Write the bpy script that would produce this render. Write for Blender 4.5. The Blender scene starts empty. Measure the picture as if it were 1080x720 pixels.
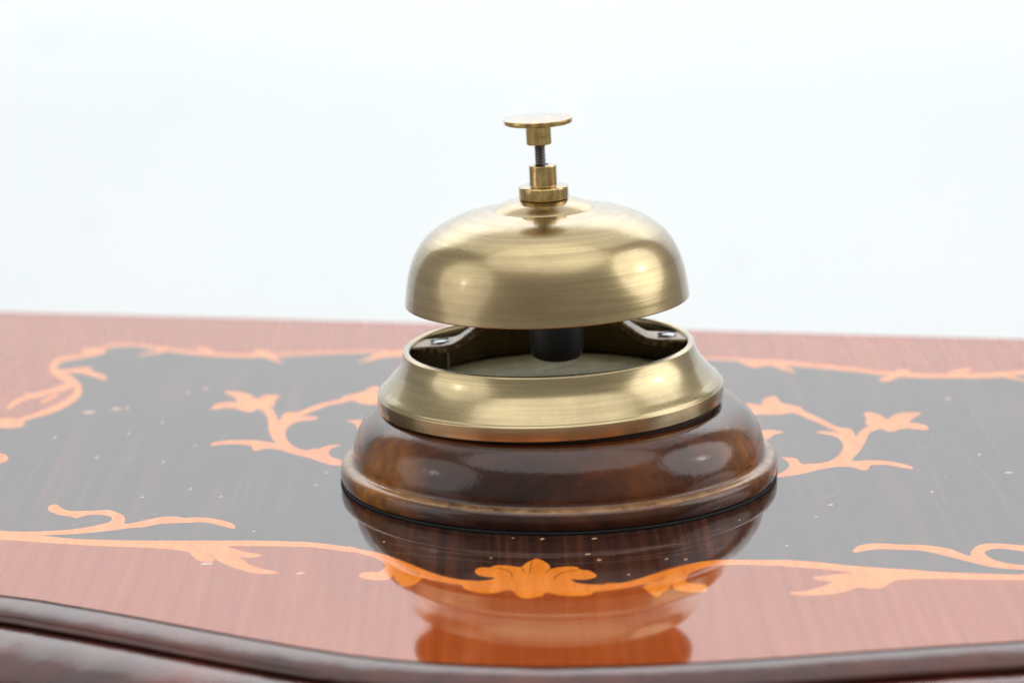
import bpy, bmesh, math, random
from mathutils import Vector, Matrix
from mathutils.geometry import delaunay_2d_cdt
random.seed(7)
S = bpy.context.scene
COL = S.collection
R = math.radians

# ------------------------------------------------------------------ camera
PITCH, ROLL, FPX = R(12.75), R(1.25), 3200.0          # FPX: focal length in pixels of a 1080 px wide frame
F_ = Vector((0, math.cos(PITCH), -math.sin(PITCH)))
r0 = Vector((1, 0, 0)); u0 = Vector((0, math.sin(PITCH), math.cos(PITCH)))
R_ = math.cos(ROLL)*r0 - math.sin(ROLL)*u0
U_ = math.sin(ROLL)*r0 + math.cos(ROLL)*u0
DIST = FPX*0.05/230
CAM = -(R_*((589.5-540)/FPX*DIST) + U_*((360-499.5)/FPX*DIST) + F_*DIST)
cd = bpy.data.cameras.new('camera'); cam = bpy.data.objects.new('camera', cd); COL.objects.link(cam)
cam.matrix_world = Matrix(((R_.x, U_.x, -F_.x, CAM.x), (R_.y, U_.y, -F_.y, CAM.y), (R_.z, U_.z, -F_.z, CAM.z), (0, 0, 0, 1)))
cd.sensor_width = 36; cd.lens = FPX/1080*36; cd.clip_start = .02; cd.clip_end = 50
cd.dof.use_dof = True; cd.dof.focus_distance = .66; cd.dof.aperture_fstop = 13.5
S.camera = cam

# ------------------------------------------------------------------ world, lamps, exposure
W = bpy.data.worlds.new('World'); S.world = W; W.use_nodes = True
bg = W.node_tree.nodes['Background']; bg.inputs[0].default_value = (1, .97, .92, 1); bg.inputs[1].default_value = .42
S.view_settings.view_transform = 'Standard'; S.view_settings.look = 'None'; S.view_settings.exposure = 0; S.view_settings.gamma = 1

def lamp(name, loc, target, sx, sy, radiance, color=(1, 1, 1), shape='DISK', spread=180):
    L = bpy.data.lights.new(name, 'AREA'); L.shape = shape; L.size = sx
    if shape in ('RECTANGLE', 'ELLIPSE'): L.size_y = sy
    area = {'DISK': math.pi*sx*sx/4, 'ELLIPSE': math.pi*sx*sy/4, 'RECTANGLE': sx*sy}[shape]
    L.energy = radiance*math.pi*area; L.color = color; L.spread = R(spread)
    o = bpy.data.objects.new(name, L); COL.objects.link(o); o.location = loc
    o.rotation_euler = (Vector(target)-Vector(loc)).to_track_quat('-Z', 'Y').to_euler()
    return o
lamp('softbox', (.84, .02, .42), (0, 0, .03), .84, 0, 2.2)
lamp('softbox', (-.85, -.22, .34), (0, 0, .03), .90, 0, 1.1)
lamp('flash_tube', (.80, .02, .40), (0, 0, .03), .085, 0, 9)
lamp('flash_tube', (-.80, -.205, .322), (0, 0, .03), .07, 0, 8)
lamp('overhead_softbox', (0, -.30, 1.2), (0, .0, 0), 1.9, 1.25, 1.35, shape='ELLIPSE')
lamp('rear_fill_light', (0, .66, 1.36), (0, 0, 0), 1.9, .8, .85, color=(.96, .97, 1), shape='RECTANGLE')  # added fill light: brightens the dark band mirrored in the dome's shoulder
lamp('backdrop_fill_light', (0, .3, 1.2), (0, 1.05, .70), 2.2, .4, 4.7, color=(.975, .978, .998), shape='RECTANGLE', spread=66)  # added, unseen: brightens the backdrop and its reflection in the table top

# ------------------------------------------------------------------ materials
class NT:
    def __init__(s, name):
        s.m = bpy.data.materials.new(name); s.m.use_nodes = True
        s.t = s.m.node_tree; s.n = s.t.nodes; s.b = s.n['Principled BSDF']
    def add(s, typ, **kw):
        o = s.n.new(typ)
        for k, v in kw.items():
            if k in o.inputs: o.inputs[k].default_value = v
            else: setattr(o, k, v)
        return o
    def lk(s, a, b): s.t.links.new(a, b)
    def coords(s, scale=(1, 1, 1), rot=(0, 0, 0)):
        tc = s.add('ShaderNodeTexCoord'); mp = s.add('ShaderNodeMapping')
        mp.inputs['Scale'].default_value = scale; mp.inputs['Rotation'].default_value = rot
        s.lk(tc.outputs['Object'], mp.inputs['Vector']); return mp.outputs[0]
    def noise(s, vec, scale, detail=4, rough=.6, dist=0):
        o = s.add('ShaderNodeTexNoise'); o.inputs['Scale'].default_value = scale; o.inputs['Detail'].default_value = detail
        o.inputs['Roughness'].default_value = rough; o.inputs['Distortion'].default_value = dist
        s.lk(vec, o.inputs['Vector']); return o.outputs['Fac']
    def ramp(s, fac, stops):
        o = s.add('ShaderNodeValToRGB'); e = o.color_ramp.elements
        while len(e) < len(stops): e.new(.5)
        for i, (p, c) in enumerate(stops):
            e[i].position = p; e[i].color = (*c, 1) if len(c) == 3 else c
        s.lk(fac, o.inputs[0]); return o.outputs[0]
    def mix(s, fac, a, b, mode='MIX'):
        o = s.add('ShaderNodeMix', data_type='RGBA', blend_type=mode)
        for v, i in ((fac, 0), (a, 6), (b, 7)):
            if hasattr(v, 'links'): s.lk(v, o.inputs[i])
            elif i == 0: o.inputs[0].default_value = v
            else: o.inputs[i].default_value = (*v, 1)
        return o.outputs[2]
    def mr(s, v, a, b, c, d):
        o = s.add('ShaderNodeMapRange'); s.lk(v, o.inputs[0])
        for i, x in enumerate((a, b, c, d)): o.inputs[i+1].default_value = x
        return o.outputs[0]
    def bump(s, h, strength, dist, prev=None):
        o = s.add('ShaderNodeBump'); o.inputs['Strength'].default_value = strength; o.inputs['Distance'].default_value = dist
        s.lk(h, o.inputs['Height'])
        if prev is not None: s.lk(prev, o.inputs['Normal'])
        return o.outputs[0]
    def set(s, **kw):
        for k, v in kw.items():
            k = k.replace('_', ' ')
            if hasattr(v, 'links'): s.lk(v, s.b.inputs[k])
            elif isinstance(v, tuple): s.b.inputs[k].default_value = (*v, 1) if len(v) == 3 else v
            else: s.b.inputs[k].default_value = v

def veneer(name, cols, grain_scale=(420, 9, 1), rough=.45, coat_ior=1.61):
    t = NT(name)
    v = t.coords(grain_scale, (0, 0, R(9)))
    g = t.noise(v, 1.0, 6, .65, .3)
    v2 = t.coords((1, 1, 1)); big = t.noise(v2, 14, 3, .5)
    c = t.ramp(g, cols)
    c = t.mix(t.mr(big, .3, .7, .0, .3), c, cols[0][1])
    t.set(Base_Color=c, Roughness=rough, Specular_IOR_Level=0.0, Coat_Weight=1.0, Coat_IOR=coat_ior, Coat_Tint=(1, 1, 1, 1))
    # french-polished varnish: slow ripple, fine rubbing marks
    rip = t.noise(t.coords((1, 1, 1)), 26, 2, .5)
    fine = t.noise(t.coords((1500, 60, 1), (0, 0, R(24))), 1, 3, .7)
    n = t.bump(rip, .12, .0006); n2 = t.bump(fine, .05, .0001, n)
    t.lk(n2, t.b.inputs['Coat Normal'])
    t.lk(t.mr(t.noise(t.coords((1, 1, 1)), 60, 4, .7), .3, .75, .02, .075), t.b.inputs['Coat Roughness'])
    return t.m
M_MAH = veneer('mahogany_veneer', [(.25, (.28, .052, .012)), (.5, (.35, .069, .016)), (.75, (.43, .094, .023))], coat_ior=1.47)
M_DARK = veneer('dark_stained_veneer', [(.25, (.014, .007, .006)), (.5, (.042, .016, .011)), (.75, (.125, .042, .022))])
M_ORANGE = veneer('satinwood_inlay', [(.25, (.70, .175, .017)), (.5, (.84, .235, .024)), (.75, (.93, .31, .045))], (380, 30, 1), coat_ior=1.55)
M_VEIN = veneer('scorched_inlay_vein', [(.3, (.10, .04, .015)), (.7, (.16, .06, .02))])
M_CHIP = veneer('exposed_pale_wood', [(.3, (.52, .28, .15)), (.7, (.74, .50, .34))])
M_DUST = NT('white_dust'); M_DUST.set(Base_Color=(.85, .85, .83), Roughness=.9); M_DUST = M_DUST.m
M_SCR = veneer('rubbed_scratch', [(.3, (.09, .05, .04)), (.7, (.17, .10, .075))])

def mould_mat():
    t = NT('polished_mahogany_moulding')
    g = t.noise(t.coords((20, 20, 260)), 1, 5, .6)
    b = t.noise(t.coords(), 45, 5, .6)
    c = t.ramp(b, [(.3, (.04, .011, .009)), (.55, (.10, .023, .016)), (.75, (.21, .048, .030))])
    c = t.mix(t.mr(g, .4, .7, 0, .5), c, (.03, .012, .008))
    n = t.bump(t.noise(t.coords(), 70, 5, .6), .25, .0006)
    t.set(Base_Color=c, Roughness=.4, Specular_IOR_Level=0.0, Coat_Weight=1.0, Coat_IOR=1.54, Coat_Roughness=.10)
    t.lk(n, t.b.inputs['Coat Normal'])
    return t.m
M_MOULD = mould_mat()
t = NT('dark_groove_wood'); t.set(Base_Color=(.02, .009, .006), Roughness=.6); M_GROOVE = t.m

def brass(name, base, dark, rough=(.13, .24), patina=.5, ringscale=2200, scale=60, ringxy=32, coat=1.0):
    t = NT(name)
    tc = t.add('ShaderNodeTexCoord'); sep = t.add('ShaderNodeSeparateXYZ'); t.lk(tc.outputs['Object'], sep.inputs[0])
    # lathe marks: fine rings round the axis, broken up a little along their length
    fl = t.add('ShaderNodeCombineXYZ'); t.lk(sep.outputs[0], fl.inputs[0]); t.lk(sep.outputs[1], fl.inputs[1])
    rad = t.add('ShaderNodeVectorMath', operation='LENGTH'); t.lk(fl.outputs[0], rad.inputs[0])
    sub = t.add('ShaderNodeMath', operation='SUBTRACT'); t.lk(sep.outputs[2], sub.inputs[0]); t.lk(rad.outputs['Value'], sub.inputs[1])
    def along(k, w):
        cv = t.add('ShaderNodeCombineXYZ'); t.lk(sep.outputs[0], cv.inputs[0]); t.lk(sep.outputs[1], cv.inputs[1]); t.lk(sub.outputs[0], cv.inputs[2])
        mp = t.add('ShaderNodeMapping'); mp.inputs['Scale'].default_value = (k, k, w); t.lk(cv.outputs[0], mp.inputs['Vector']); return mp.outputs[0]
    rings = t.noise(along(ringxy, ringscale), 1, 4, .7)
    bl = t.noise(t.coords(), scale, 6, .62, .4)
    blz = t.noise(along(16, 420) if ringxy < 200 else t.coords((700, 700, 40)), 1, 4, .6)
    c = t.mix(t.mr(bl, .45, .75, 0, patina), base, dark)
    c = t.mix(t.mr(blz, .42, .72, 0, patina*.8), c, dark)
    c = t.mix(t.mr(rings, .38, .66, 0, .42), c, tuple(x*.6 for x in base))
    n = t.bump(rings, .26, .00006); n = t.bump(t.noise(t.coords(), 55, 3, .5), .12, .0004, n)
    t.set(Base_Color=c, Metallic=1.0, Roughness=t.mr(bl, .35, .7, rough[0], rough[1]), Coat_Weight=coat, Coat_Roughness=.06, Coat_IOR=1.45, Specular_Tint=(.62, .60, .60))
    t.lk(n, t.b.inputs['Normal']); t.lk(n, t.b.inputs['Coat Normal'])
    return t.m
M_BRASS = brass('antique_brass', (.50, .395, .20), (.25, .175, .085), (.22, .33), .75, 2200, 40)
M_COLLAR = brass('antique_brass_collar', (.50, .405, .215), (.25, .18, .088), (.20, .32), .7, 2200, 45)
M_BRIGHT = brass('turned_brass', (.66, .49, .17), (.27, .105, .045), (.10, .26), 1.0, 900, 380, 650)
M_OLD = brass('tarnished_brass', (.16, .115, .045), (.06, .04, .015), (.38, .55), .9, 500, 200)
def rough_cast():
    t = NT('rough_cast_iron_bracket')
    b = t.noise(t.coords(), 900, 5, .7)
    geo = t.add('ShaderNodeNewGeometry'); sep = t.add('ShaderNodeSeparateXYZ'); t.lk(geo.outputs['Normal'], sep.inputs[0])
    c = t.ramp(b, [(.35, (.05, .032, .015)), (.55, (.2, .13, .05)), (.72, (.55, .42, .2))])
    t.set(Base_Color=c, Metallic=.85, Roughness=.42, Coat_Weight=.5, Coat_Roughness=.15)
    n = t.bump(b, .6, .0004); t.lk(n, t.b.inputs['Normal']); return t.m
M_CAST = rough_cast()
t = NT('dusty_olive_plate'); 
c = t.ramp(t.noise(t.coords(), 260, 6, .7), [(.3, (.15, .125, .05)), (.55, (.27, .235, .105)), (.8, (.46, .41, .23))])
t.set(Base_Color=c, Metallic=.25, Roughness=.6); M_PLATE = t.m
t = NT('zinc_screw'); t.set(Base_Color=(.42, .43, .45), Metallic=1.0, Roughness=.3); M_ZINC = t.m
t = NT('dark_steel_thread'); t.set(Base_Color=(.17, .17, .18), Metallic=1.0, Roughness=.42); M_STEEL = t.m
t = NT('black_plastic'); n = t.noise(t.coords(), 500, 3, .5)
t.set(Base_Color=(.012, .012, .014), Roughness=.42); t.lk(t.bump(n, .1, .0002), t.b.inputs['Normal']); M_BLACK = t.m
t = NT('black_baize'); t.set(Base_Color=(.006, .009, .01), Roughness=.85); M_FELT = t.m

def base_wood():
    t = NT('varnished_turned_wood')
    tc = t.add('ShaderNodeTexCoord'); sep = t.add('ShaderNodeSeparateXYZ'); t.lk(tc.outputs['Object'], sep.inputs[0])
    b = t.noise(t.coords((1, 1, 1.6)), 42, 6, .62, .6)
    g = t.noise(t.coords((70, 380, 380), (0, 0, R(20))), 1, 5, .7, .4)
    c = t.ramp(b, [(.3, (.018, .006, .004)), (.48, (.050, .013, .005)), (.6, (.09, .023, .006)), (.75, (.19, .055, .011))])
    c = t.mix(t.mr(g, .42, .72, 0, .6), c, (.012, .005, .003))
    def spot(p, r0, r1, amt, col, c):
        d = t.add('ShaderNodeVectorMath', operation='DISTANCE'); t.lk(tc.outputs['Object'], d.inputs[0]); d.inputs[1].default_value = p
        m_ = t.add('ShaderNodeMath', operation='MULTIPLY'); t.lk(t.mr(d.outputs['Value'], r0, r1, amt, 0), m_.inputs[0]); t.lk(t.mr(t.noise(t.coords(), 170, 6, .65), .35, .6, .25, 1), m_.inputs[1])
        return t.mix(m_.outputs[0], c, col)
    c = spot((-.041, -.027, .003), .004, .017, .85, (.42, .16, .02), c)      # amber patches where the stain is thin
    c = spot((-.045, -.005, .006), .003, .012, .45, (.34, .13, .028), c)
    c = spot((.041, -.022, .008), .003, .012, .8, (.30, .10, .012), c)
    c = spot((.018, -.044, .009), .003, .012, .5, (.22, .065, .010), c)
    # worn pale rim on the step edge, broken by noise
    rad = t.add('ShaderNodeVectorMath', operation='LENGTH'); 
    flat = t.add('ShaderNodeCombineXYZ'); t.lk(sep.outputs[0], flat.inputs[0]); t.lk(sep.outputs[1], flat.inputs[1]); t.lk(flat.outputs[0], rad.inputs[0])
    w1 = t.mr(sep.outputs[2], .0043, .0048, 0, 1)
    w2 = t.mr(rad.outputs['Value'], .0470, .0480, 0, 1)
    m = t.add('ShaderNodeMath', operation='MULTIPLY'); t.lk(w1, m.inputs[0]); t.lk(w2, m.inputs[1])
    wn = t.mr(t.noise(t.coords(), 160, 5, .7), .36, .56, .25, .95)
    m2 = t.add('ShaderNodeMath', operation='MULTIPLY'); t.lk(m.outputs[0], m2.inputs[0]); t.lk(wn, m2.inputs[1])
    c = t.mix(m2.outputs[0], c, (.34, .19, .085))
    t.set(Base_Color=c, Roughness=.42, Specular_IOR_Level=0.0, Coat_Weight=1.0, Coat_IOR=1.5)
    t.lk(t.mr(t.noise(t.coords(), 90, 5, .7), .35, .7, .10, .21), t.b.inputs['Coat Roughness'])
    n = t.bump(t.noise(t.coords(), 130, 6, .65), .22, .0005); n = t.bump(t.noise(t.coords(), 900, 3, .6), .12, .00012, n)
    t.lk(n, t.b.inputs['Coat Normal']); t.lk(n, t.b.inputs['Normal'])
    return t.m
M_WOOD = base_wood()

def backdrop_mat():
    t = NT('white_painted_backdrop')
    a = t.noise(t.coords(), 7, 4, .55)
    c = t.ramp(a, [(.3, (.835, .875, .89)), (.7, (.85, .885, .9))])
    s = t.noise(t.coords((1, 1, 1)), 22, 1, .4)
    c = t.mix(t.mr(s, .70, .80, 0, .3), c, (.70, .73, .75))
    t.set(Base_Color=c, Roughness=.85)
    return t.m
M_BACK = backdrop_mat()

# ------------------------------------------------------------------ mesh helpers
def link(name, bm, mats, parent=None, smooth=True, angle=35):
    me = bpy.data.meshes.new(name); bm.normal_update(); bm.to_mesh(me); bm.free()
    for m in (mats if isinstance(mats, (list, tuple)) else [mats]): me.materials.append(m)
    if smooth:
        for p in me.polygons: p.use_smooth = True
        me.set_sharp_from_angle(angle=R(angle))
    o = bpy.data.objects.new(name, me); COL.objects.link(o)
    if parent: o.parent = parent
    return o
def spline(pts, n=8, closed=False):
    """Catmull-Rom through tuples of any length"""
    out = []; N = len(pts); rng = range(N if closed else N-1)
    g = (lambda i: pts[i % N]) if closed else (lambda i: pts[max(0, min(N-1, i))])
    for i in rng:
        p0, p1, p2, p3 = g(i-1), g(i), g(i+1), g(i+2)
        for k in range(n):
            t = k/n
            out.append(tuple(.5*((2*b)+(-a+c)*t+(2*a-5*b+4*c-d)*t*t+(-a+3*b-3*c+d)*t**3) for a, b, c, d in zip(p0, p1, p2, p3)))
    if not closed: out.append(tuple(pts[-1]))
    return out
def lathe(prof, seg=160, wob=0, close=False, xf=None):
    """prof: (r, z) in mm from bottom outside to top; r=0 ends close"""
    bm = bmesh.new(); rings = []
    for r, z in prof:
        if r < 1e-6: rings.append([bm.verts.new((0, 0, z/1000))]); continue
        rings.append([bm.verts.new((r/1000*math.cos(2*math.pi*i/seg), r/1000*math.sin(2*math.pi*i/seg), z/1000)) for i in range(seg)])
    L = list(zip(rings, rings[1:])) + ([(rings[-1], rings[0])] if close else [])
    for a, b in L:
        for i in range(seg):
            j = (i+1) % seg
            if len(a) == 1 and len(b) == 1: continue
            if len(a) == 1: bm.faces.new((a[0], b[j], b[i]))
            elif len(b) == 1: bm.faces.new((a[i], a[j], b[0]))
            else: bm.faces.new((a[i], a[j], b[j], b[i]))
    if xf: bmesh.ops.transform(bm, matrix=xf, verts=bm.verts)
    return bm
def rounded(pts, r=.25, n=4):
    """round the corners of an open polyline (mm)"""
    out = [pts[0]]
    for a, b, c in zip(pts, pts[1:], pts[2:]):
        A, B, C_ = Vector(a), Vector(b), Vector(c)
        d1, d2 = (A-B), (C_-B); k = min(r, d1.length*.45, d2.length*.45)
        p, q = B+d1.normalized()*k, B+d2.normalized()*k
        for i in range(n+1):
            t = i/n; out.append(tuple(p*(1-t)**2+B*2*t*(1-t)+q*t*t))
    out.append(pts[-1]); return out

# ------------------------------------------------------------------ the table (its veneer pattern is traced on the real plane z = 0)
YAW = R(-12.7)
CU, SU = math.cos(YAW), math.sin(YAW)
def on_table(px, py):                       # where the sight line through a pixel meets the table top, in mm
    d = F_ + R_*((px-540)/FPX) + U_*((360-py)/FPX)
    k = -CAM.z/d.z; p = CAM + d*k
    return (p.x*1000, p.y*1000)
def to_uv(p):  return (p[0]*CU+p[1]*SU, -p[0]*SU+p[1]*CU)
def from_uv(p): return (p[0]*CU-p[1]*SU, p[0]*SU+p[1]*CU)

polys = []           # (kind, [(x, y) mm])
def P(kind, pts, sc=1, ox=0, oy=0, n=3, raw=False, mirror=False):
    q = [(ox+x/sc, oy+y/sc) for x, y in pts]
    if n > 1: q = spline(q, n, True)
    q = [on_table(*a) for a in q]
    polys.append((kind, q))
    if mirror: polys.append((kind, [mir(a) for a in q][::-1]))
def ST(kind, pts, n=5, mirror=False):
    k_ = .82 if min(p[1] for p in pts) < 450 and kind == 'orange' else 1
    s = spline([(x, y, w*k_) for x, y, w in pts], n)
    for i in range(len(s)):
        x, y, w = s[i]
        disc = [on_table(x+w/2*math.cos(a*math.pi/5), y+w/2*math.sin(a*math.pi/5)) for a in range(10)]
        fs = [disc]
        if i+1 < len(s):
            X, Y, W2 = s[i+1]; d = Vector((X-x, Y-y))
            if d.length > 1e-6:
                d.normalize(); nx, ny = -d.y, d.x
                fs.append([on_table(*a) for a in ((x+nx*w/2, y+ny*w/2), (x-nx*w/2, y-ny*w/2), (X-nx*W2/2, Y-ny*W2/2), (X+nx*W2/2, Y+ny*W2/2))])
        for f in fs:
            polys.append((kind, f))
            if mirror: polys.append((kind, [mir(a) for a in f][::-1]))
# symmetry axis of the pattern: through the centre flower, square to the back edge
AX = .5*(to_uv(on_table(283, 376))[0]+to_uv(on_table(945, 396))[0])
def mir(p):
    u, v = to_uv(p); return from_uv((2*(10.5-.156*(v+80))-u, v))

# field outline: front curve traced, the rest symmetrical about the axis
FRONT = [(0, 627), (75, 638), (150, 651), (230, 666), (320, 682), (380, 691), (440, 697), (520, 701), (600, 702), (700, 699.5), (800, 694), (900, 687), (1000, 680), (1080, 675)]
fr = [to_uv(on_table(*p)) for p in FRONT]
vb = .5*(to_uv(on_table(0, 328))[1]+to_uv(on_table(1080, 358))[1])
lo = [(-228, fr[0][1]+44), (-205, fr[0][1]+26), (-172, fr[0][1]+15), (-148, fr[0][1]+9)]
rt = [(2*AX-u, v) for u, v in lo[::-1]]
rt = [(fr[-1][0]+28, fr[-1][1]+13), (fr[-1][0]+62, fr[-1][1]+26)] + [p for p in rt if p[0] > fr[-1][0]+80]
side_r = [(2*AX+236, 0), (2*AX+240, 60), (2*AX+234, 120), (2*AX+222, vb-8)]
side_l = [(-(u-2*AX), v) for u, v in side_r[::-1]]
outline = spline(lo+fr+rt, 6)[:-1] + spline([rt[-1]]+side_r, 6)[1:] + [(2*AX+214, vb-1.5), (2*AX+204, vb)] \
    + [(2*AX+204-(408+2*AX)*k/20, vb) for k in range(1, 20)] + [(-204, vb), (-214, vb-1.5)] + spline(side_l+[lo[0]], 6)[:-1]
outline = [from_uv(p) for p in outline]

# dark panel (bounded by the middle of the vines)
top = [(0, 447), (23, 443), (42, 437), (62, 429), (78, 419), (83, 411), (78, 403), (67, 397), (58, 391), (56, 386), (63, 380), (75, 377), (90, 375), (105, 371.5),
       (112, 366), (125, 363.5), (145, 364), (170, 367.5), (200, 371.5), (230, 374), (255, 375), (285, 374.5), (320, 373), (370, 371), (420, 371.5), (560, 372), (680, 375), (745, 378),
       (780, 379.5), (820, 381), (860, 385), (900, 389), (925, 393), (950, 395), (980, 396.5), (1010, 396.8), (1045, 396.5)]
bot = [(0, 563), (60, 568), (150, 572.5), (240, 573), (330, 574), (375, 579.5), (400, 586), (440, 600), (480, 610), (540, 617), (600, 617), (660, 614), (690, 604), (720, 595), (760, 591.5), (800, 592.5),
       (860, 597), (900, 602), (960, 605), (1080, 608.5)]
T1 = [to_uv(on_table(*p)) for p in spline(top, 3)]
B1 = [to_uv(on_table(*p)) for p in spline(bot, 3)]
lend = [(T1[0][0]-22, T1[0][1]-4), (T1[0][0]-44, T1[0][1]-26), (T1[0][0]-50, T1[0][1]-60), (B1[0][0]-40, B1[0][1]+6), (B1[0][0]-18, B1[0][1]+1.5)]
rtop = [to_uv(mir(from_uv(p))) for p in T1[:55]][::-1]
rtop = [p for p in rtop if p[0] > T1[-1][0]+2]
rend = [to_uv(mir(from_uv(p))) for p in lend[:-1]] + [(B1[-1][0]+30, B1[-1][1]+9)]
dark_uv = T1+rtop+rend+B1[::-1]+lend[::-1]
polys.append(('dark', [from_uv(p) for p in dark_uv]))
def uvstroke(pts, w0):                       # the vine where it runs on past the frame
    s = spline(pts, 4)
    for a, b in zip(s, s[1:]):
        d = Vector((b[0]-a[0], b[1]-a[1]))
        if d.length < 1e-6: continue
        d.normalize(); n_ = Vector((-d.y, d.x))*w0/2
        polys.append(('orange', [from_uv(q) for q in ((a[0]+n_.x, a[1]+n_.y), (a[0]-n_.x, a[1]-n_.y), (b[0]-n_.x, b[1]-n_.y), (b[0]+n_.x, b[1]+n_.y))]))
uvstroke([T1[0]]+lend+[B1[0]], 4.5)
uvstroke([rtop[-1]]+rend+[B1[-1]], 4.5)

# back left branch
P('orange', [(125, 78), (200, 75), (260, 85), (310, 105), (340, 125), (370, 105), (430, 97), (485, 103), (455, 125), (445, 165), (430, 175), (400, 172), (440, 195), (462, 235), (470, 265),
  (490, 235), (520, 210), (550, 205), (580, 208), (650, 185), (720, 160), (800, 138), (870, 122), (890, 105), (960, 90), (1010, 75), (1060, 48), (1100, 45), (1130, 80), (1130, 140), (1080, 158), (1020, 155),
  (975, 148), (950, 132), (870, 148), (800, 160), (720, 188), (640, 222), (612, 235), (660, 232), (725, 243), (690, 255), (620, 262), (560, 280), (525, 310), (515, 345), (530, 385), (560, 415), (610, 440),
  (650, 448), (690, 435), (720, 440), (760, 425), (800, 415), (870, 412), (850, 420), (805, 440), (790, 465), (810, 490), (870, 510), (900, 530), (900, 560), (860, 545), (800, 540), (720, 515), (640, 490),
  (560, 470), (480, 445), (420, 437), (370, 440), (340, 450), (310, 445), (300, 420), (250, 412), (180, 408), (100, 412), (45, 418), (50, 405), (90, 393), (160, 385), (250, 383), (350, 387), (420, 395),
  (455, 405), (430, 370), (412, 320), (405, 260), (395, 225), (370, 200), (335, 185), (320, 198), (290, 205), (250, 200), (220, 190), (180, 180), (120, 180), (50, 188), (55, 170), (100, 150), (160, 143),
  (212, 145), (190, 110), (150, 90)], 6, 215, 400, 3)
P('orange', [(905, 262), (960, 258), (1020, 258), (1060, 262), (1050, 300), (1010, 330), (975, 318), (965, 290), (940, 275)], 6, 215, 400)
# back right branch
P('orange', [(-60, 70), (20, 75), (80, 82), (125, 90), (120, 70), (145, 48), (190, 40), (210, 55), (225, 75), (270, 85), (330, 100), (350, 120), (420, 150), (480, 180), (530, 205), (570, 212), (600, 215),
  (620, 235), (630, 260), (650, 235), (680, 210), (710, 198), (682, 190), (690, 165), (675, 130), (720, 128), (770, 145), (800, 165), (840, 140), (900, 128), (985, 130), (960, 145), (920, 180), (960, 185),
  (1010, 198), (1025, 212), (1005, 222), (940, 215), (880, 215), (840, 228), (800, 228), (770, 215), (730, 225), (700, 245), (680, 290), (650, 340), (610, 380), (630, 390), (700, 387), (800, 390), (880, 405),
  (935, 422), (930, 433), (850, 420), (780, 410), (708, 415), (700, 435), (670, 440), (620, 425), (560, 420), (500, 425), (420, 440), (360, 455), (280, 470), (205, 478), (200, 465), (250, 440), (270, 410),
  (250, 385), (225, 370), (270, 372), (310, 378), (330, 400), (350, 408), (390, 405), (440, 402), (490, 390), (530, 365), (558, 330), (560, 295), (535, 265), (490, 250), (420, 235), (440, 228), (500, 232),
  (545, 240), (500, 220), (430, 185), (360, 155), (290, 130), (240, 135), (180, 138), (110, 138), (70, 140), (50, 120), (-50, 100)], 5.143, 780, 410, 3)
P('orange', [(70, 235), (110, 226), (170, 222), (240, 235), (190, 245), (165, 265), (140, 275), (90, 275)], 5.143, 780, 410)
# front left vine with scroll and leaves
a6 = lambda L_, ox, oy, s: [(ox+x/s, oy+y/s) for x, y in L_]
P('orange', a6([(-120, 222), (0, 235), (100, 240), (250, 240), (400, 232), (520, 218), (640, 195), (690, 180), (710, 160), (690, 145), (640, 135), (570, 135), (520, 145), (480, 155), (440, 145), (370, 135), (320, 115),
  (303, 95), (320, 75), (360, 70), (385, 90), (430, 108), (500, 112), (600, 108), (690, 105), (740, 120), (780, 140), (792, 165), (790, 190), (850, 185), (950, 160)], 0, 520, 6)
  + a6([(0, 60), (100, 32), (200, 25), (270, 35), (330, 30), (420, 35), (500, 48), (560, 65), (590, 90), (575, 102), (530, 92), (450, 72), (380, 62), (300, 65), (200, 68), (100, 75), (0, 95)], 150, 540, 6)
  + a6([(850, 215), (740, 230), (600, 245), (450, 258), (270, 265), (350, 275), (500, 288), (700, 295)], 0, 520, 6)
  + a6([(0, 178), (200, 178), (480, 178), (700, 178), (900, 182), (1080, 190), (1320, 222), (1320, 250), (1080, 220), (900, 215), (700, 212), (540, 215), (600, 235), (680, 255), (755, 268), (720, 283), (650, 285), (610, 278),
  (640, 300), (680, 330), (760, 358), (870, 380), (800, 388), (700, 382), (600, 355), (520, 325), (480, 305), (455, 290), (450, 308), (400, 312), (350, 303), (320, 275), (290, 250), (220, 238), (100, 228), (0, 222)], 150, 540, 6)
  + a6([(700, 335), (500, 325), (300, 312), (100, 298), (0, 290), (-120, 272)], 0, 520, 6), n=3)
P('orange', [(-20, 48), (0, 50), (100, 75), (160, 88), (250, 105), (400, 155), (550, 215), (700, 275), (850, 320), (1000, 345), (1080, 350), (1080, 395), (1000, 390), (850, 370), (700, 340), (630, 325), (600, 350), (560, 380),
  (500, 398), (440, 395), (420, 365), (385, 330), (375, 300), (350, 325), (300, 340), (240, 345), (120, 330), (70, 305), (100, 280), (170, 272), (240, 275), (280, 250), (300, 225), (290, 195), (250, 165), (170, 135),
  (80, 110), (0, 95), (-20, 92)], 8.308, 370, 570)
P('orange', [(-10, 228), (100, 232), (180, 225), (230, 208), (180, 203), (110, 190), (80, 165), (90, 140), (140, 128), (190, 130), (230, 115), (300, 112), (380, 122), (420, 125), (442, 118), (470, 95), (510, 75), (540, 62),
  (580, 72), (630, 100), (648, 120), (655, 140), (700, 130), (780, 122), (850, 125), (880, 145), (950, 155), (1000, 185), (990, 205), (930, 220), (850, 222), (810, 218), (850, 245), (950, 258), (1090, 262),
  (1090, 300), (980, 315), (960, 335), (850, 347), (730, 340), (620, 320), (590, 345), (520, 360), (460, 365), (410, 350), (370, 310), (320, 300), (240, 322), (130, 325), (40, 305), (-10, 283)], 7.2, 490, 580)
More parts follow.
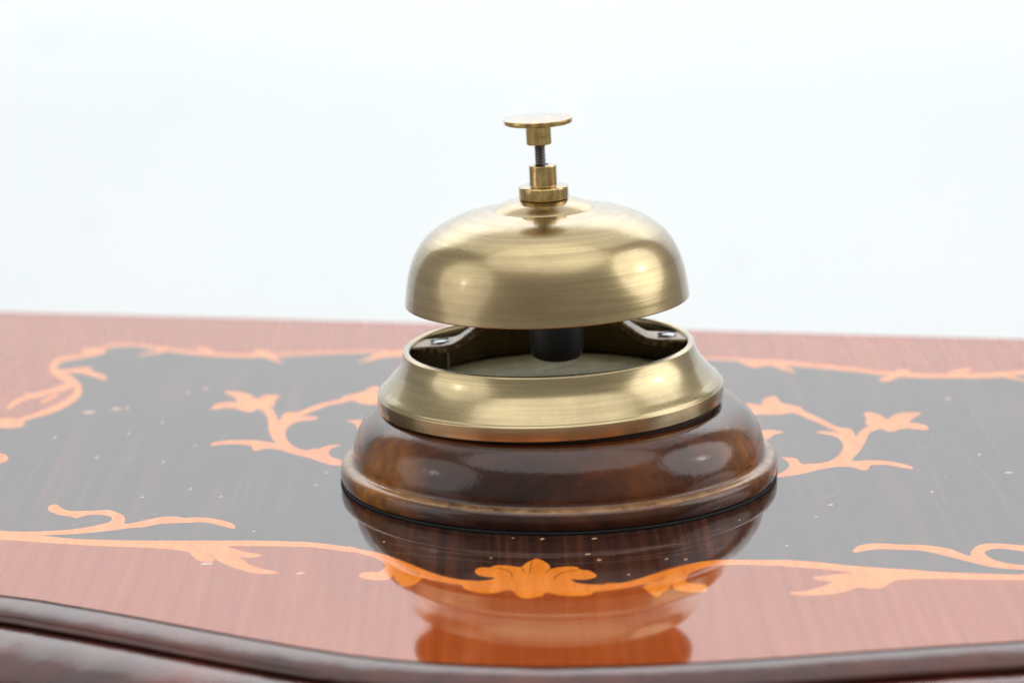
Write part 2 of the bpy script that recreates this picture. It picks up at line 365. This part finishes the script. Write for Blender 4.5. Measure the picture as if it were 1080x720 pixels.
P('orange', [(-10, 325), (100, 320), (200, 300), (300, 270), (400, 240), (500, 210), (600, 185), (700, 160), (800, 148), (900, 142), (1080, 145), (1310, 148), (1310, 186), (1080, 182), (900, 182), (800, 190), (700, 215), (630, 245), (600, 285),
  (610, 315), (660, 325), (740, 330), (765, 360), (740, 385), (650, 390), (560, 380), (510, 365), (495, 330), (470, 365), (430, 385), (390, 425), (340, 405), (300, 375), (275, 345), (320, 325), (250, 335), (150, 355), (-10, 375)], 7.2, 640, 570)
P('orange', [(-4, 125), (150, 132), (300, 148), (450, 160), (600, 168), (720, 178), (1080, 190), (1130, 190), (1130, 213), (1080, 213), (700, 208), (560, 210), (500, 220), (460, 245), (400, 250), (350, 245), (290, 265), (200, 278), (100, 278), (50, 268),
  (120, 262), (200, 240), (240, 220), (190, 215), (155, 200), (200, 195), (280, 185), (330, 180), (200, 165), (-4, 148)], 4.154, 820, 560)
P('orange', [(330, 85), (360, 62), (430, 52), (560, 58), (650, 60), (760, 78), (840, 108), (850, 85), (880, 62), (940, 52), (1080, 62), (1180, 78), (1200, 92), (1150, 96), (1080, 88), (1030, 80), (960, 75), (915, 85), (910, 100), (950, 125),
  (1020, 142), (1080, 148), (1200, 160), (1200, 184), (1080, 168), (950, 158), (850, 135), (740, 108), (640, 85), (540, 80), (440, 78), (380, 85), (345, 92)], 4.154, 820, 560)
# veins cut into the flower
for pts in ([(549, 597.5, .7), (552, 601, .8), (553.5, 603.5, .4)], [(561, 591, .6), (559.5, 598, .9), (558, 606, .5)], [(580, 599, .6), (577, 602, .8), (575, 604.5, .4)],
            [(523, 598.3, .3), (533, 600.5, .7), (539, 604, 1.0), (540.3, 609, 1.1)], [(611, 600.5, .3), (597, 602.5, .7), (588, 606, 1.0), (584.5, 610, 1.1)],
            [(427, 599, .4), (436, 603, .6), (443, 606, .4)], [(703, 607, .4), (695, 611, .6), (687, 613, .4)], [(205, 582, .3), (219, 583, .5), (226, 588, .5)]):
    ST('vein', pts, 3)
# border vine behind
ST('orange', [(0, 447, 4), (20, 443, 4), (40, 437, 6), (62, 429, 8), (78, 419, 9), (83, 411, 9), (78, 403, 10), (67, 397, 9), (58, 391, 10), (56, 386, 9), (63, 380, 6), (75, 377, 5), (90, 375, 4), (105, 371.5, 5),
  (112, 366, 4), (125, 363.5, 3.6), (145, 364, 3.6), (170, 367.5, 4), (200, 371.5, 4.2), (230, 374, 4.5), (255, 375, 4.5), (285, 374.5, 4), (320, 373, 3.2), (370, 371, 3), (400, 371, 3), (430, 371, 3)], 4, True)
ST('orange', [(66, 391, 4), (85, 391, 6), (97, 394, 5), (108, 397.5, 6), (111, 398.5, 4)], 4, True)
ST('orange', [(78, 389.5, 3), (90, 388.5, 3.5), (97, 388.5, 3)], 4, True)
ST('orange', [(72, 407, 8), (55, 412, 6), (40, 416, 5), (25, 420, 5), (15, 425, 5.5), (9, 430, 5)], 4, True)
ST('orange', [(25, 414.5, 2), (35, 416, 3), (45, 417, 3)], 4, True)
ST('orange', [(44, 424, 3.5), (52, 420, 4), (60, 416, 4)], 4, True)
ST('orange', [(-5, 446, 9), (8, 446, 13), (22, 446, 9)], 4, True)
ST('orange', [(-8, 483, 9), (1, 483, 10), (5, 483, 7)], 3)
ST('orange', [(88, 370, 5), (99, 370.5, 9), (109, 370, 6)], 4, True)
ST('orange', [(146, 374.5, 1.5), (158, 372.5, 2.5), (172, 370, 3)], 4, True)
ST('orange', [(207, 366, 2.5), (215, 368.5, 5), (224, 371, 4)], 4, True)
ST('orange', [(268, 370.5, 3), (280, 373, 8), (288, 378, 5), (296, 381, 3)], 4)
ST('orange', [(379, 381, 1.5), (390, 378.5, 4), (400, 375, 6), (415, 373, 7), (430, 372, 7)], 4)
ST('orange', [(735, 377, 2.4), (780, 379.5, 2.8), (820, 381, 3), (860, 385, 3), (900, 389, 3), (925, 393, 3.5), (950, 395, 4), (980, 396.5, 4), (1010, 396.8, 4), (1045, 396.5, 4), (1080, 393.5, 3)], 4)
ST('orange', [(785, 383, 3), (797, 385, 5.5), (812, 383, 5), (825, 387, 5.5), (838, 392, 1.5)], 4)
ST('orange', [(928, 400, 2.5), (937, 399, 6), (948, 393.5, 8), (958, 391.5, 4)], 4)
ST('orange', [(1003, 395, 3), (1014, 392, 4), (1022, 391, 2.5)], 4)
# chips, dents and specks
chips = [(218, 594, 11, 2.3), (317, 604, 8, 2), (93.5, 434.5, 12, 2.2), (122.5, 431, 10, 2), (134, 374+56, 4, 2), (102, 482, 4, 1.6), (198.5, 414, 3.5, 1.8), (217, 410, 5, 1.6), (136, 457, 2.5, 1.5), (171, 445, 2.6, 1.5),
         (172, 487, 2, 1.4), (206, 470, 2.2, 1.4), (201, 515, 2.6, 1.6), (233.5, 523.5, 3, 1.6), (150, 524, 2.6, 1.5), (876, 532, 5, 1.3), (1064, 498, 8, 1.8), (1000, 420, 4, 1.6), (1033, 479, 3, 1.3), (983, 518, 2.6, 1.4),
         (572, 568, 3.8, 2.3), (627, 567.5, 5, 1.8), (541, 567, 2.5, 1.2), (703, 589, 3, 1.4), (723, 589.5, 3, 1.4), (663, 605.5, 2.6, 1.3), (632, 590, 4, 2.2), (620, 584, 5, 1.6), (518, 588, 2, 1.3), (405, 571, 2, 1.5),
         (780, 548, 2, 1), (861, 545, 3.5, 1.2), (58, 461, 3, 1.3), (334, 511, 3, 1.2), (345, 498, 3, 1), (268, 560, 3, 1), (830, 575, 3, 1.2)]
for x, y, w_, h_ in chips: ST('chip', [(x-w_/2, y+.3, h_*.5), (x, y, h_*.9), (x+w_/2, y-.2, h_*.45)], 2)
for _ in range(16):
    x, y = random.uniform(0, 1080), random.uniform(395, 690); w_ = random.choice((.6, .8, .9, 1.3, 1.8))
    if 340 < x < 840 and y < 560: continue
    ST('chip', [(x-w_/2, y, .55), (x+w_/2, y+random.uniform(-.3, .3), .5)], 1)
for pts in ([(370, 577), (470, 588), (560, 594.5), (660, 591), (745, 580), (800, 574)], [(410, 573), (500, 585), (590, 588)], [(655, 589), (700, 583), (760, 568)], [(640, 585), (690, 577), (730, 572)],
            [(905, 500), (880, 520), (840, 538), (790, 550)], [(950, 470), (1010, 476), (1055, 520), (1062, 560)], [(60, 556), (70, 559)], [(340, 505), (352, 512), (356, 520)], [(232, 527), (262, 531)]):
    ST('scratch', [(x, y, .5) for x, y in pts], 5)

# one planar arrangement of every outline: the veneers are cut flush into each other
def build_top(parent):
    vs, es, fs, kinds = [], [], [], []
    for kind, pts in [('field', outline)]+polys:
        c_ = []
        for p in pts:
            if not c_ or (Vector(p)-Vector(c_[-1])).length > .004: c_.append(p)
        if (Vector(c_[0])-Vector(c_[-1])).length <= .004: c_.pop()
        if len(c_) < 3: continue
        ar = sum(a[0]*b[1]-b[0]*a[1] for a, b in zip(c_, c_[1:]+c_[:1]))
        if ar < 0: c_ = c_[::-1]
        i0 = len(vs); vs += [Vector(p) for p in c_]; fs.append(list(range(i0, i0+len(c_)))); kinds.append(kind)
    ov, oe, of, _, _, orig = delaunay_2d_cdt(vs, [], fs, 1, 1e-4)
    groups = {}
    for f, o in zip(of, orig):
        ks = {kinds[i] for i in o}
        if 'field' not in ks: continue
        part = 'orange' if 'orange' in ks else 'dark' if 'dark' in ks else 'field'
        slot = 0
        if part == 'orange' and 'vein' in ks: slot = 1
        if part == 'dark' and 'scratch' in ks: slot = 2
        if part != 'orange' and 'chip' in ks: slot = 1
        groups.setdefault(part, []).append((f, slot))
    names = {'field': ('veneer_top', [M_MAH, M_CHIP], 'glossy reddish mahogany veneer with small pale chips'),
             'dark': ('dark_panel', [M_DARK, M_CHIP, M_SCR], 'near-black shaped veneer panel with fine scratches'),
             'orange': ('floral_inlay', [M_ORANGE, M_VEIN], 'orange inlay of vines, leaves and flowers')}
    for k, L_ in groups.items():
        bm = bmesh.new(); mp = {}
        for f, slot in L_:
            q = []
            for i in f:
                if i not in mp: mp[i] = bm.verts.new((ov[i].x/1000, ov[i].y/1000, 0))
                q.append(mp[i])
            try: bm.faces.new(q).material_index = slot
            except ValueError: pass
        bmesh.ops.dissolve_degenerate(bm, dist=1e-7, edges=bm.edges)
        for f in bm.faces:
            f.normal_update()
            if f.normal.z < 0: f.normal_flip()
        o = link(names[k][0], bm, names[k][1], parent, smooth=False); o['label'] = names[k][2]

table = bpy.data.objects.new('side_table', None); COL.objects.link(table)
table['label'] = 'polished mahogany table top with dark panel and orange floral inlay'; table['category'] = 'table'
build_top(table)

def sweep(prof, name, mat, parent, amp=None):
    """prof: (outward, z) in mm, swept round the outline"""
    N = len(outline); nrm = []
    for i in range(N):
        a, b = Vector(outline[i-3]), Vector(outline[(i+3) % N]); d = (b-a).normalized(); nrm.append(Vector((d.y, -d.x)))
    bm = bmesh.new(); rows = []
    bk = [.12 if to_uv(p)[1] > vb-3 else 1.0 for p in outline]      # the straight back edge is plain, only softened
    for d, z in prof:
        wob = [0 if d < 1 or k != 1 else .10*math.sin(.043*p[0]*7+p[1]*.11)*math.sin(.31*p[0]+1)+.05*math.sin(1.3*p[0]+.2*d) for p, k in zip(outline, bk)]
        rows.append([bm.verts.new(((p[0]+n.x*(d*k+w_))/1000, (p[1]+n.y*(d*k+w_))/1000, (z+w_*.5 if k == 1 else min(z, -.15 if d > 0 else 0))/1000)) for p, n, k, w_ in zip(outline, nrm, bk, wob)])
    for a, b in zip(rows, rows[1:]):
        for i in range(N):
            j = (i+1) % N; bm.faces.new((a[i], b[i], b[j], a[j]))
    return link(name, bm, mat, parent, angle=60)
nose = spline([(.0, -.3), (.35, -.42), (.7, -.2), (1.5, .0), (4, -.35), (6.4, -.95), (7.6, -1.5), (8.2, -2.2), (8.2, -2.8), (7.7, -3.2), (7.3, -3.3)], 4)
sweep([(0, 0), (0, -.3)], 'string_line', M_GROOVE, table)
sweep(nose, 'edge_nosing', M_MOULD, table)
sweep([(7.3, -3.3), (6.7, -3.6), (7.3, -4.0)], 'groove', M_GROOVE, table)
low = spline([(7.3, -4.0), (8.2, -3.4), (10, -3.2), (14, -3.7), (21, -5.8), (28, -9.6), (32.5, -15), (33.5, -20), (31, -25.5), (24, -28)], 5)
sweep(low, 'lower_moulding', M_MOULD, table)
sweep([(24, -28), (18, -30), (12, -36), (11, -46), (11, -75)], 'apron', M_MOULD, table)

# ------------------------------------------------------------------ backdrop
bm = bmesh.new(); rows = []
RC = .34; CZ = -.07; prof_b = [(.0, 1.15), (.0, .9), (.0, .65), (.0, .4), (.0, .2), (.0, .05)]
prof_b += [(-RC*(1-math.cos(a_)), CZ-RC*math.sin(a_)) for a_ in [math.pi/2*k/18 for k in range(19)]] + [(-RC-.25, CZ-RC), (-RC-.5, CZ-RC)]
for i in range(61):
    x = -.86+1.72*i/60
    rows.append([bm.verts.new((x, 1.05-.10*(x/.86)**2+.003*math.sin(9*x)+dy, z)) for dy, z in prof_b])
for a, b in zip(rows, rows[1:]):
    for j in range(len(prof_b)-1): bm.faces.new((a[j], a[j+1], b[j+1], b[j]))
ret = bmesh.ops.extrude_face_region(bm, geom=bm.faces[:])
bmesh.ops.translate(bm, verts=[g for g in ret['geom'] if isinstance(g, bmesh.types.BMVert)], vec=(0, .012, -.012))
bmesh.ops.recalc_face_normals(bm, faces=bm.faces)
o = link('backdrop', bm, M_BACK); o['kind'] = 'structure'; o['label'] = 'plain white backdrop behind the table'

# ------------------------------------------------------------------ the desk bell
bell = bpy.data.objects.new('desk_bell', None); COL.objects.link(bell)
bell['label'] = 'antique brass push-button counter bell on a round dark wooden base'; bell['category'] = 'desk bell'
TL = R(1.2)                      # the brass work leans a touch on its base and sits off centre
def AXF(dx=0, extra=0):
    # local frame of the brass: origin at (-1.7, 0, 20) mm
    return Matrix.Translation((-.0016+dx, 0, .020)) @ Matrix.Rotation(-TL-extra, 4, 'Y') @ Matrix.Translation((0, 0, -.020))
def put(o, mtx):
    o.matrix_local = mtx; return o

# felt and base
bm = lathe([(0, .05), (48.6, .05), (49.75, .1), (49.85, .4), (49.7, .62), (48, .65), (0, .65)], 260)
for v in bm.verts:
    r = math.hypot(v.co.x, v.co.y)
    if r > .047:
        a = math.atan2(v.co.y, v.co.x)
        k = 1+.0016*math.sin(23*a)*math.sin(7*a+1)+.003*max(0, math.sin(61*a+2)*math.sin(13*a))**3
        if abs((a-.02)) < .03: k += .006
        v.co.x *= k; v.co.y *= k
bm_felt = bm
wood = [(0, .6), (49.0, .6), (49.7, 1.0), (49.9, 2.4), (49.75, 3.7), (49.45, 4.3), (48.9, 4.75), (48.3, 4.95), (47.7, 5.1), (47.25, 5.35), (47.0, 5.9), (46.95, 6.8), (46.8, 8.0), (46.35, 9.8), (45.6, 11.6), (44.5, 13.3), (43.2, 14.7), (41.8, 15.8), (40.3, 16.6), (38.8, 17.1), (36, 17.3), (0, 17.3)]
prof = wood[:2] + spline(wood[1:-2], 4)[1:] + wood[-2:]
base = link('wooden_base', lathe(prof, 220), M_WOOD, bell)
base['label'] = 'turned dark brown varnished wooden base with worn rim'
felt = link('felt_pad', bm_felt, M_FELT, base)

# collar
outer = rounded([(34.0, 17.5), (38.9, 17.5), (39.4, 17.9), (39.4, 20.9), (39.0, 21.3)], .14)
ogee = spline([(39.0, 21.3), (38.8, 21.6), (38.3, 22.1), (37.6, 22.75), (36.9, 23.5), (36.1, 24.4), (35.2, 25.5), (34.35, 26.75), (33.7, 28.2), (33.3, 29.5), (33.1, 30.35)], 5)
lipin = rounded([(33.1, 30.35), (32.6, 30.75), (31.9, 30.75), (31.5, 30.3), (31.4, 29.2), (32.0, 27.0), (34.2, 23.0), (36.0, 20.0), (35.5, 18.2), (34.0, 17.5)], .3)
collar = put(link('brass_collar', lathe(outer+ogee[1:]+lipin[1:], 220), M_COLLAR, bell), AXF())
# dark ring put in for the shade of the gap under the collar
put(link('gap_shade_ring', lathe([(38.2, 16.6), (38.3, 17.5), (36.5, 17.6)], 160), M_GROOVE, collar), Matrix())
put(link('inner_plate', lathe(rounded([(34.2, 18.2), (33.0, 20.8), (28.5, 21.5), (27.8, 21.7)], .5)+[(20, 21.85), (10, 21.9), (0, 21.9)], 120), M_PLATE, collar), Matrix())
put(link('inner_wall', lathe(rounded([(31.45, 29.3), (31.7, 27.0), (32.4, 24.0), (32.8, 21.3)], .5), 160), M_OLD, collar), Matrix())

# bracket: a strap that bridges the collar and rises to the middle
def strap(path, w, th):
    """path (x,z) mm; width w across y, rough edges"""
    bm = bmesh.new(); s = spline(path, 6); rows = []
    for i, (x, z, ww) in enumerate(s):
        a = s[max(0, i-1)]; b = s[min(len(s)-1, i+1)]
        d = Vector((b[0]-a[0], b[1]-a[1])).normalized(); n = Vector((-d.y, d.x))
        j = lambda: random.uniform(-.12, .12)
        t2 = th/2
        ring = []
        for yy, tt in ((-ww/2+.35, t2), (-ww/2, t2-.35), (-ww/2, -t2), (ww/2, -t2), (ww/2, t2-.35), (ww/2-.35, t2), (0, t2+.12)):
            ring.append(bm.verts.new(((x+n.x*tt+j()*.3)/1000, (yy+j()*.6)/1000, (z+n.y*tt+j()*.4)/1000)))
        rows.append(ring)
    for a, b in zip(rows, rows[1:]):
        for k in range(7): bm.faces.new((a[k], b[k], b[(k+1) % 7], a[(k+1) % 7]))
    bm.faces.new(rows[0][::-1]); bm.faces.new(rows[-1])
    bmesh.ops.recalc_face_normals(bm, faces=bm.faces)
    return bm
w = 9
half = [(31.9, 29.0, 8.2), (28.0, 29.2, 8.6), (24.5, 29.3, 8.8), (21.5, 29.9, 7.6), (18.5, 31.8, 6.6), (15.0, 34.3, 6.2), (10.0, 36.4, 6.2), (5, 37.2, 8)]
path = [(-x, z, ww) for x, z, ww in half]+[(0, 37.4, 9)]+half[::-1]
BR = Matrix.Rotation(R(-3), 4, 'Z'); BR.translation = (.0006, .0075, 0)
bracket = link('bridge_bracket', strap(path, w, 1.6), M_CAST, collar); bracket.matrix_local = BR
for sx, zz in ((-25.6, 0), (26.6, 0)):
    bm = lathe([(0, 29.7), (2.0, 29.7), (2.1, 30.15), (1.9, 30.45), (1.2, 30.6), (0, 30.65)], 28)
    sl = bmesh.new(); bmesh.ops.create_cube(sl, size=1, matrix=Matrix.Translation((0, 0, .03062)) @ Matrix.Rotation(R(25), 4, 'Z') @ Matrix.Diagonal((.0044, .0005, .0002, 1)))
    tm = bpy.data.meshes.new('tmp'); sl.to_mesh(tm); sl.free(); bm.from_mesh(tm)
    for f in bm.faces[-6:]: f.material_index = 1
    sc = link('screw', bm, [M_ZINC, M_GROOVE], bracket); sc.location = (sx/1000, .0002, zz)
    if sx > 0: continue
    pn = link('bracket_post', lathe([(.5, 22.0), (.5, 29.3)], 20), M_ZINC, bracket); pn.location = ((sx*.93)/1000, -.0028, 0)

# striker hanging off centre under the dome
st = link('striker', lathe(rounded([(0, 27.4), (3.2, 27.4), (5.6, 28.3), (6.1, 30.0), (6.15, 40.5), (0, 40.5)], .7), 72), M_BLACK, bell); st.matrix_local = AXF(.0030); st.matrix_local.translation.y += -.002
st['label'] = 'black cylindrical striker under the dome'

# dome
dp = [(32.25, 41.4), (32.1, 42.6), (31.9, 44.2), (31.5, 46.6), (30.9, 49.0), (30.05, 51.4), (28.75, 53.8), (27.0, 56.0), (24.6, 57.9), (21.6, 59.5), (18.2, 60.7), (14.6, 61.5), (11.6, 61.95), (8, 62.2), (3, 62.3)]
ds = spline(dp, 6)
inner = []
for i, (r, z) in enumerate(ds):
    a, b = Vector(ds[max(0, i-1)]), Vector(ds[min(len(ds)-1, i+1)]); d = (b-a).normalized(); n = Vector((-d.y, d.x))
    inner.append((max(r+n.x*1.1, 2.2), z+n.y*1.1))
lip = [(inner[0][0], 41.5), (31.35, 41.25), (31.9, 41.15), (32.2, 41.25)]
dome = link('bell_dome', lathe(inner[::-1]+lip+ds, 240), M_BRASS, bell, angle=50); put(dome, AXF(.0001))
dome['label'] = 'hemispherical antique brass dome with brushed finish'
cap = [(12.0, 61.55), (11.6, 61.95), (10.9, 62.4), (9.8, 62.95), (8.2, 63.55), (6.2, 63.95), (4.5, 64.15), (2, 64.2)]
put(link('cap_washer', lathe(spline(cap, 4), 140), M_BRASS, dome), Matrix())
# nut, threaded rod, button
nutp = rounded([(2.5, 64.15), (5.4, 64.15), (5.6, 64.4), (5.6, 66.75), (5.4, 67.0), (3.25, 67.05), (3.1, 67.2), (3.1, 71.55), (2.95, 71.75), (1.4, 71.8), (1.35, 71.0)], .07, 3)
put(link('brass_nut', lathe(nutp, 96), M_BRIGHT, bell), AXF(.0003))
bm = bmesh.new(); seg = 28; pitch = .62; turns = 13; rows = []
for k in range(int(turns*8)+1):
    z = 69.6+k*pitch/8
    row = []
    for i in range(seg):
        ph = (z/pitch-i/seg) % 1; r = 1.0+.30*(1-abs(2*ph-1))
        row.append(bm.verts.new((r/1000*math.cos(2*math.pi*i/seg), r/1000*math.sin(2*math.pi*i/seg), z/1000)))
    rows.append(row)
for a, b in zip(rows, rows[1:]):
    for i in range(seg): bm.faces.new((a[i], a[(i+1) % seg], b[(i+1) % seg], b[i]))
put(link('threaded_rod', bm, M_STEEL, bell, angle=60), AXF(.0002, R(.4)))
btn = rounded([(1.3, 76.45), (2.75, 76.45), (2.85, 76.6), (2.85, 81.1), (7.4, 81.12), (7.75, 81.35), (7.75, 82.15), (7.6, 82.3), (0, 82.33)], .07, 3)
b_ = put(link('push_button', lathe(btn, 110), M_BRIGHT, bell), AXF(.0002, R(.5)))
b_['label'] = 'flat round brass push button on a short stem'
